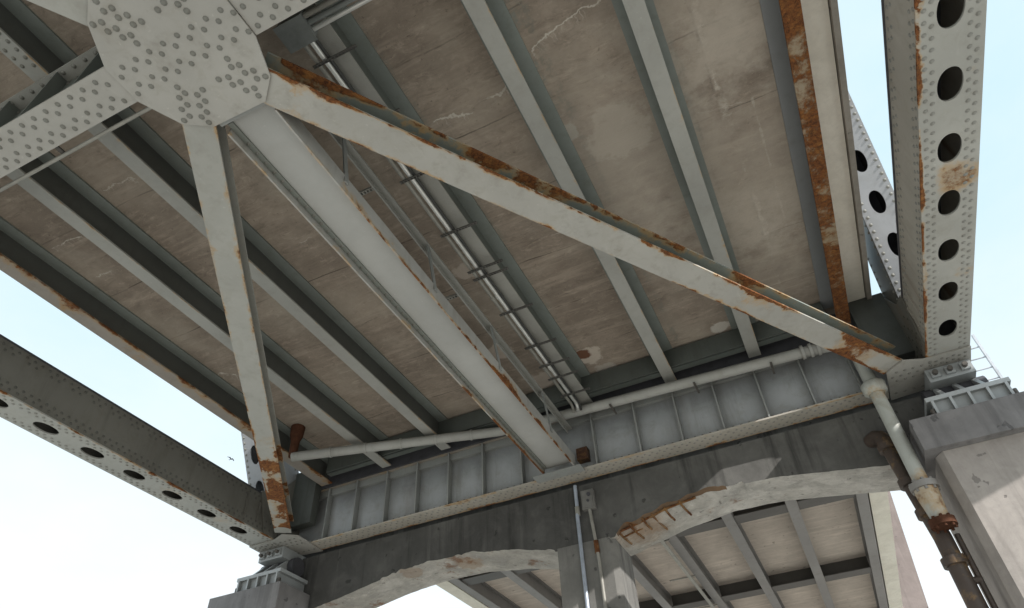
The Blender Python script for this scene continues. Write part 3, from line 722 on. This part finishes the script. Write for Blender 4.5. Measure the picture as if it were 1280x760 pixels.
for k in range(3): MB().box(-1.45+.25*k-.004,-1.45+.25*k+.004,.2625,.286,1.0125,1.0155).build('clip', M['bolt'], t)

# ------------------------------------------------------------------ concrete pier
pr = thing('concrete_pier', 'concrete bridge pier with an arched cap beam, central column and two end pedestals', 'bridge pier', (-.62,1.88,GZ))
arch = [(-1.585,.795),(-1.45,.814),(-1.30,.840),(-1.124,.857),(-.98,.852),(-.83,.832),(-.679,.796)]
arch2 = [(-.505,.800),(-.40,.825),(-.30,.846),(-.172,.862),(-.08,.861),(-.02,.857),(.12,.836),(.255,.815),(.315,.800)]
def prof(x):
    pts = arch+arch2
    for (xa, za), (xb, zb) in zip(pts, pts[1:]):
        if xa <= x <= xb: return za+(zb-za)*(x-xa)/(xb-xa)
    return .8
cb = MB(); sof = MB(); brn = MB()
N = 380; xs = [-1.585+1.90*i/N for i in range(N+1)]
YA, YB = 1.80, 1.952
def nz(x, y, k, s_): return noise.noise(Vector((x*k, y*k, s_)))
rows = []
for x in xs:
    z = prof(x)
    rag = .007*nz(x,0,12,1.)+.004*nz(x,0,38,2.)
    sp_amt = 1. if (-1.3 < x < -.69 or -.5 < x < -.12) else .35
    fz = z+abs(rag)*1.6*sp_amt+ (.006*sp_amt)
    if -.50 < x < -.16:   # deep spall with exposed bars along the right haunch
        fz += .016*min(1., (x+.50)/.03)*min(1., (-.16-x)/.05)*(1+.5*nz(x,0,22,5.))
    row = [(x, YA, fz)]
    for j, fy in enumerate((.10,.25,.45,.65,.85,1.)):
        amp = (1-fy)*.75+.25
        zz = z+(fz-z)*max(0, 1-fy*3.2)+.0065*sp_amt*amp*(nz(x,fy*.16,16,7.)+.6*nz(x,fy*.16,48,9.))
        row.append((x, YA+(YB-YA)*fy, zz))
    rows.append(row)
for i in range(N):
    a, b_ = rows[i], rows[i+1]
    cb.add([a[0], b_[0], (b_[0][0],YA,.985), (a[0][0],YA,.985)], [(0,1,2,3)])
    cb.add([a[-1], b_[-1], (b_[0][0],YB,.985), (a[0][0],YB,.985)], [(3,2,1,0)])
    for j in range(6):
        mi = 1 if not (-.50 < xs[i] < -.17 and j == 0) else 2
        cb.add([a[j], a[j+1], b_[j+1], b_[j]], [(0,1,2,3)], mi=mi)
cb.add([(-1.585,YA,.985),(.315,YA,.985),(.315,YB,.985),(-1.585,YB,.985)], [(0,1,2,3)])
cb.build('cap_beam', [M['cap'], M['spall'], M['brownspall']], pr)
MB().box(-1.70,.43,1.832,1.951,.9855,1.172).build('back_wall', M['cap'], pr)
MB().box(-1.70,-1.5855,1.801,1.951,.8485,.985).build('cap_end', M['cap'], pr)
MB().box(.3155,.43,1.801,1.951,.8485,.985).build('cap_end', M['cap'], pr)
cm = MB().prism([(-.678,1.797),(-.518,1.797),(-.503,1.81),(-.503,1.95),(-.678,1.95)], GZ, .806)
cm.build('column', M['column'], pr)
def pedestal(x0, x1, outer, nm):
    b = MB().box(x0, x1, 1.650, 1.985, .767, .848); b.build('pedestal_cap', M['pier_cap'], pr)
    i0, i1 = (x0+.022, x1+outer) if outer >= 0 else (x0+outer, x1-.022)
    MB().prism([(i0,1.700),(i0+.016,1.676),(i1-.016,1.676),(i1,1.700),(i1,1.96),(i0,1.96)], GZ, .7665).build('pedestal_shaft', M['pier'], pr)
pedestal(.304,.640,.0,'r'); pedestal(-1.875,-1.58,-.0,'l')
for i in range(6):
    x = -.488+.036*i+random.uniform(-.006,.006); z = prof(x)
    ln = random.uniform(.0,.05)
    MB().tube([(x,1.804,z+.019),(x+.003,1.815,z+.011),(x+.006+ln*.1,1.83+ln*.4,z+.0045),(x+.010+ln*.2,1.85+ln,z+.0015)], .0032, 6).build('rebar', M['deep_rust'], pr)
MB().tube([(x_, 1.812+.003*math.sin(40*x_), prof(x_)+.015) for x_ in [-.495+.02*k for k in range(13)]], .0036, 6).build('rebar', M['deep_rust'], pr)
MB().tube([(x_, 1.836+.003*math.sin(30*x_), prof(x_)+.0055) for x_ in [-.485+.02*k for k in range(4)]], .0028, 6).build('rebar', M['deep_rust'], pr)
# electrical bits on the pier face
t = thing('electrical_box', 'small square grey electrical box on the cap beam above the column', 'electrical box', (-.562,1.795,.925))
MB().box(-.582,-.543,1.783,1.799,.897,.957).build('body', M['column'], t); cv = MB().box(-.578,-.547,1.7805,1.7828,.901,.953).build('cover', M['column'], t)
MB().tube([(-.556,1.7805,.940),(-.556,1.776,.940)], .006, 8).build('knockout', M['dark_steel'], cv)
MB().tube([(-.561,1.7805,.921),(-.561,1.777,.921)], .004, 8).build('knockout', M['dark_steel'], cv)
t = thing('conduit', 'pale blue conduit down the face of the pier column', 'conduit', (-.606,1.79,.4))
MB().tube([(-.600,1.793,.985),(-.601,1.793,.90),(-.602,1.789,.885),(-.606,1.789,GZ)], .0058, 10).build('tube', M['bluepipe'], t)
MB().tube([(-.601,1.793,.915),(-.601,1.793,.888)], .0078, 10).build('coupling', M['conduit_grey'], t)
t = thing('conduit', 'stained grey conduit below the electrical box on the pier column', 'conduit', (-.556,1.79,.5))
MB().tube([(-.562,1.79,.897),(-.556,1.79,.80),(-.553,1.789,.74),(-.553,1.789,GZ)], .005, 10).build('tube', M['conduit_grey'], t)
MB().tube([(-.556,1.79,.80),(-.555,1.79,.765)], .0075, 10).build('coupling', M['deep_rust'], t)

# ------------------------------------------------------------------ bearings
def bearing(xc, label, s_):
    t = thing('bridge_bearing', label, 'bridge bearing', (xc,1.76,.848), 'bearings between the truss and the pedestals')
    b = MB().box(xc-.052, xc+.052, 1.700, 1.83, .958, .995)
    b.build('top_shoe', M['bearing'], t)
    for k in range(3):
        x = xc-.034+.034*k
        b = MB().box(x-.010,x+.010,1.692,1.6998,.966,.986); bpl = b.build('bolt_plate', M['bearing'], t)
        MB().tube([(x,1.692,.976),(x,1.682,.976)], .0065, 6).build('bolt', M['bolt'], bpl)
    MB().tube([(xc-.072,1.765,.940),(xc+.072,1.765,.940)], .032, 20).build('pin', M['dark_steel'], t)
    for k in range(3):
        x = xc-.044+.044*k
        MB().prism([(1.672,.9005),(1.86,.9005),(1.80,.955),(1.73,.955)], x-.005, x+.005, 'x').build('rib', M['bearing'], t)
    MB().box(xc-.058, xc+.058, 1.750,1.780,.9005,.9075).build('rib', M['bearing'], t)
    MB().box(xc-.092, xc+.092, 1.663, 1.875, .889, .9003).build('base_plate', M['bearing'], t)
    MB().box(xc-.080, xc+.080, 1.673, 1.865, .8485, .8888).build('base_block', M['bearing'], t)
    for k in range(5):
        x = xc-.08+.04*k
        MB().box(x-.003, x+.003, 1.660, 1.6728, .8485, .8886).build('fin', M['bearing'], t)
    for dx in (-.088,.088):
        for y in (1.668,):
            MB().tube([(xc+dx,y,.8485),(xc+dx,y,.868)], .006, 8).build('anchor_bolt', M['bolt'], t)
bearing(.452, 'right bridge bearing with three bolts and ribs, on the right pedestal', 1)
bearing(-1.692, 'left bridge bearing with a round black pin end, on the left pedestal', -1)
for sx, lb in ((-1.80,'pale access ladder behind the left bearing'), (.585,'pale access ladder behind the right bearing')):
    t = thing('ladder', lb, 'ladder', (sx,1.93,.85), 'access ladders on the pedestals')
    for dx in (-.03,.03):
        MB().box(sx+dx-.003, sx+dx+.003, 1.925, 1.935, .8485, 1.20 if sx > 0 else 1.10).build('rail', M['ladder'], t)
    for k in range(7 if sx < 0 else 9):
        MB().tube([(sx-.028,1.93,.87+.036*k),(sx+.028,1.93,.87+.036*k)], .0025, 6).build('rung', M['ladder'], t)

# ------------------------------------------------------------------ approach span
AX = (.236,-.024,-.277,-.53,-.785,-1.04,-1.29,-1.54)
ap = thing('approach_deck', 'pale brown concrete slab of the next span seen under the pier arches', 'bridge deck', (-.62,4,1.25))
MB().box(-1.58,.262,1.985,7.0,1.2552,1.32).build('slab', M['soffit2'], ap)
MB().box(.264,.332,1.985,7.0,1.19,1.34).build('edge_beam', M['overhang'], ap)
MB().box(-1.65,-1.582,1.985,7.0,1.19,1.34).build('edge_beam', M['overhang'], ap)
a0 = None
AL = ['at the right edge','second from the right edge','third from the right edge','above the diagonal conduit','right of the pier column seen from below','left of the pier column','second from the left edge','at the left edge']
for x, l in zip(AX, AL):
    lb = 'brown grey stringer of the next span, '+l
    if a0 is None:
        a0 = thing('stringer', lb, 'steel beam', (x,4,1.18), 'stringers under the next span')
        MB().box(x-.021,x+.021,1.99,6.99,1.18,1.1845).build('bottom_flange', M['approach_steel'], a0)
        MB().box(x-.0025,x+.0025,1.99,6.99,1.1846,1.2505).build('web', M['approach_steel'], a0)
        MB().box(x-.021,x+.021,1.99,6.99,1.2506,1.2548).build('top_flange', M['approach_steel'], a0)
    else: dup(a0, (x-AX[0],0,0), lb)
for i, y in enumerate((2.76, 3.66, 4.56, 5.46, 6.36)):
    t = thing('cross_beam', 'dark cross beam of the next span, '+['just beyond the pier cap','second beyond the pier','third beyond the pier','fourth beyond the pier','farthest beyond the pier'][i], 'steel beam', (-.62,y,1.19), 'cross beams of the next span')
    for xa, xb in zip(AX[1:], AX):
        MB().box(xa+.022, xb-.022, y-.003, y+.003, 1.1901, 1.250).build('web', M['approach_dark'], t)
        MB().box(xa+.022, xb-.022, y-.03, y+.05, 1.186, 1.190).build('bottom_flange', M['approach_dark'], t)
t = thing('conduit', 'grey conduit running diagonally under the next span beside the pier column', 'conduit', (-.50,3,1.15))
MB().tube([(-.560,1.99,1.15),(-.560,6.9,1.15)], .008, 10).build('tube', M['conduit_grey'], t)
for y in (2.75,3.2,3.65,4.1): MB().tube([(-.66,y,1.160),(-.535,y,1.160)], .0035, 8).build('hanger_bar', M['conduit_grey'], t)
t = thing('abutment', 'plain concrete abutment carrying the far end of the next span', 'abutment', (-.62,7.3,GZ))
MB().box(-1.9,.6,7.02,7.6,GZ,1.178).build('wall', M['pier'], t); MB().box(-1.9,.6,7.2,7.6,1.1785,1.34).build('back_wall', M['pier'], t)
t = thing('far_pier', 'tall flared pinkish concrete pier beyond the right edge of the next span', 'bridge pier', (.5,6,GZ))
MB().hexa([(.20,5.9,GZ),(.40,5.9,GZ),(.40,6.1,GZ),(.20,6.1,GZ),(.56,5.9,3.0),(.765,5.9,3.0),(.765,6.1,3.0),(.56,6.1,3.0)]).build('shaft', M['tower'], t)
MB().box(.52,.80,5.88,6.12,3.0005,3.15).build('cap', M['tower'], t)

# girder added out of view, placed so its shadow crosses the right pier
t = thing('added_shade_girder', 'plain concrete girder added out of view to shade the right pier', 'bridge deck', (2.2,1.6,1.12))
d_ = Vector((1,.571,0)).normalized(); n_ = Vector((d_.y,-d_.x,0)); c0 = Vector((1.131,1.25,1.123))
def rp(a, b, z): return c0+d_*a+n_*b+Vector((0,0,z))
MB().hexa([rp(-.02,-.12,0),rp(3.5,-.12,0),rp(3.5,0,0),rp(-.02,0,0),rp(-.02,-.12,.22),rp(3.5,-.12,.22),rp(3.5,0,.22),rp(-.02,0,.22)]).build('girder', M['pier'], t)
MB().hexa([Vector((p.x,p.y,z)) for z in (GZ,1.122) for p in (rp(2.6,-.1,0),rp(2.9,-.1,0),rp(2.9,-.02,0),rp(2.6,-.02,0))]).build('column', M['pier'], t)

# ------------------------------------------------------------------ a bird
bp = Vector((-3.557,3.0,2.541))*2.8
t = thing('bird', 'small dark bird flying against the sky above the left chord', 'bird', tuple(bp))
k = 1/S
body = MB().tube([bp+Vector((-.16,0,0))*k, bp+Vector((-.10,0,.01))*k, bp+Vector((-.03,0,.0))*k, bp+Vector((.06,0,.005))*k, bp+Vector((.13,0,.03))*k, bp+Vector((.17,0,.03))*k, bp+Vector((.215,0,.022))*k], [.006*k,.022*k,.05*k,.045*k,.034*k,.026*k,.003*k], 10)
body.add([bp+Vector(v)*k for v in ((-.13,-.015,.005),(-.13,.015,.005),(-.27,.06,.0),(-.27,-.06,.0))], [(0,1,2,3)])
body.build('body', M['bird'], t)
for s_ in (-1, 1):
    MB().add([bp+Vector(v)*k for v in ((.06,.03*s_,.02),(-.06,.03*s_,.01),(-.09,.20*s_,.10),(.05,.20*s_,.11),(-.13,.42*s_,.06),(-.05,.40*s_,.075))], [(0,1,2,3),(3,2,4,5)]).build('wing', M['bird'], t)

# ------------------------------------------------------------------ light
sun_dir = Vector((1.0,-.50,.60)).normalized()
ld = bpy.data.lights.new('sun', 'SUN'); ld.energy = 5.0; ld.angle = math.radians(.5); ld.color = (1., .96, .91)
lo = bpy.data.objects.new('sun', ld); col.objects.link(lo)
lo.rotation_euler = sun_dir.to_track_quat('Z', 'Y').to_euler(); lo.location = (20,-20,30)
w = bpy.data.worlds.new('World'); scn.world = w; w.use_nodes = True
nt = w.node_tree; bg = nt.nodes['Background']
sky = nt.nodes.new('ShaderNodeTexSky'); sky.sky_type = 'NISHITA'; sky.sun_disc = False
sky.sun_elevation = math.asin(sun_dir.z); sky.sun_rotation = math.atan2(sun_dir.x, sun_dir.y)
sky.air_density = 1.0; sky.dust_density = 3.0; sky.ozone_density = 1.2
tc = nt.nodes.new('ShaderNodeTexCoord')
mp = nt.nodes.new('ShaderNodeMapping'); mp.inputs['Scale'].default_value = (1.6,1.6,3.5); nt.links.new(tc.outputs['Generated'], mp.inputs[0])
nz_ = nt.nodes.new('ShaderNodeTexNoise'); nz_.inputs['Scale'].default_value = 2.2; nz_.inputs['Detail'].default_value = 5; nz_.inputs['Roughness'].default_value = .6
nt.links.new(mp.outputs[0], nz_.inputs['Vector'])
mr = nt.nodes.new('ShaderNodeMapRange'); mr.inputs[1].default_value = .30; mr.inputs[2].default_value = .85
nt.links.new(nz_.outputs[0], mr.inputs[0])
hz = nt.nodes.new('ShaderNodeMix'); hz.data_type = 'RGBA'; hz.inputs[6].default_value = (4.9,6.5,7.3,1); hz.inputs[7].default_value = (7.3,7.7,7.9,1)
sx = nt.nodes.new('ShaderNodeSeparateXYZ'); nt.links.new(tc.outputs['Generated'], sx.inputs[0])
el = nt.nodes.new('ShaderNodeMapRange'); el.inputs[1].default_value = .25; el.inputs[2].default_value = .62; el.inputs[3].default_value = 1.; el.inputs[4].default_value = 0.
nt.links.new(sx.outputs[2], el.inputs[0])
am = nt.nodes.new('ShaderNodeMath'); am.operation = 'MULTIPLY_ADD'; am.use_clamp = True
nt.links.new(mr.outputs[0], am.inputs[0]); am.inputs[1].default_value = .35; nt.links.new(el.outputs[0], am.inputs[2])
nt.links.new(am.outputs[0], hz.inputs[0])
mx = nt.nodes.new('ShaderNodeMix'); mx.data_type = 'RGBA'; mx.inputs[0].default_value = .93
nt.links.new(sky.outputs[0], mx.inputs[6]); nt.links.new(hz.outputs[2], mx.inputs[7])
nt.links.new(mx.outputs[2], bg.inputs[0]); bg.inputs[1].default_value = .15

# ------------------------------------------------------------------ camera
R = [[.90053215,-.32439103,-.28950356],[.43269784,.60341093,.66982671],[-.04259616,-.72846805,.68375424]]
cd = bpy.data.cameras.new('camera'); cam = bpy.data.objects.new('camera', cd); col.objects.link(cam)
m = Matrix(((R[0][0],-R[0][1],-R[0][2],0),(R[1][0],-R[1][1],-R[1][2],0),(R[2][0],-R[2][1],-R[2][2],EYE),(0,0,0,1)))
cam.matrix_world = m
cd.sensor_width = 36; cd.sensor_fit = 'HORIZONTAL'; cd.lens = 36*832.78/1280; cd.clip_end = 20000; cd.clip_start = .05
scn.camera = cam
for o in list(col.objects):
    if '_o' in o: del o['_o']
scn.render.engine = 'CYCLES'
scn.cycles.max_bounces = 8; scn.cycles.diffuse_bounces = 6
scn.view_settings.view_transform = 'Standard'; scn.view_settings.look = 'None'; scn.view_settings.exposure = 0
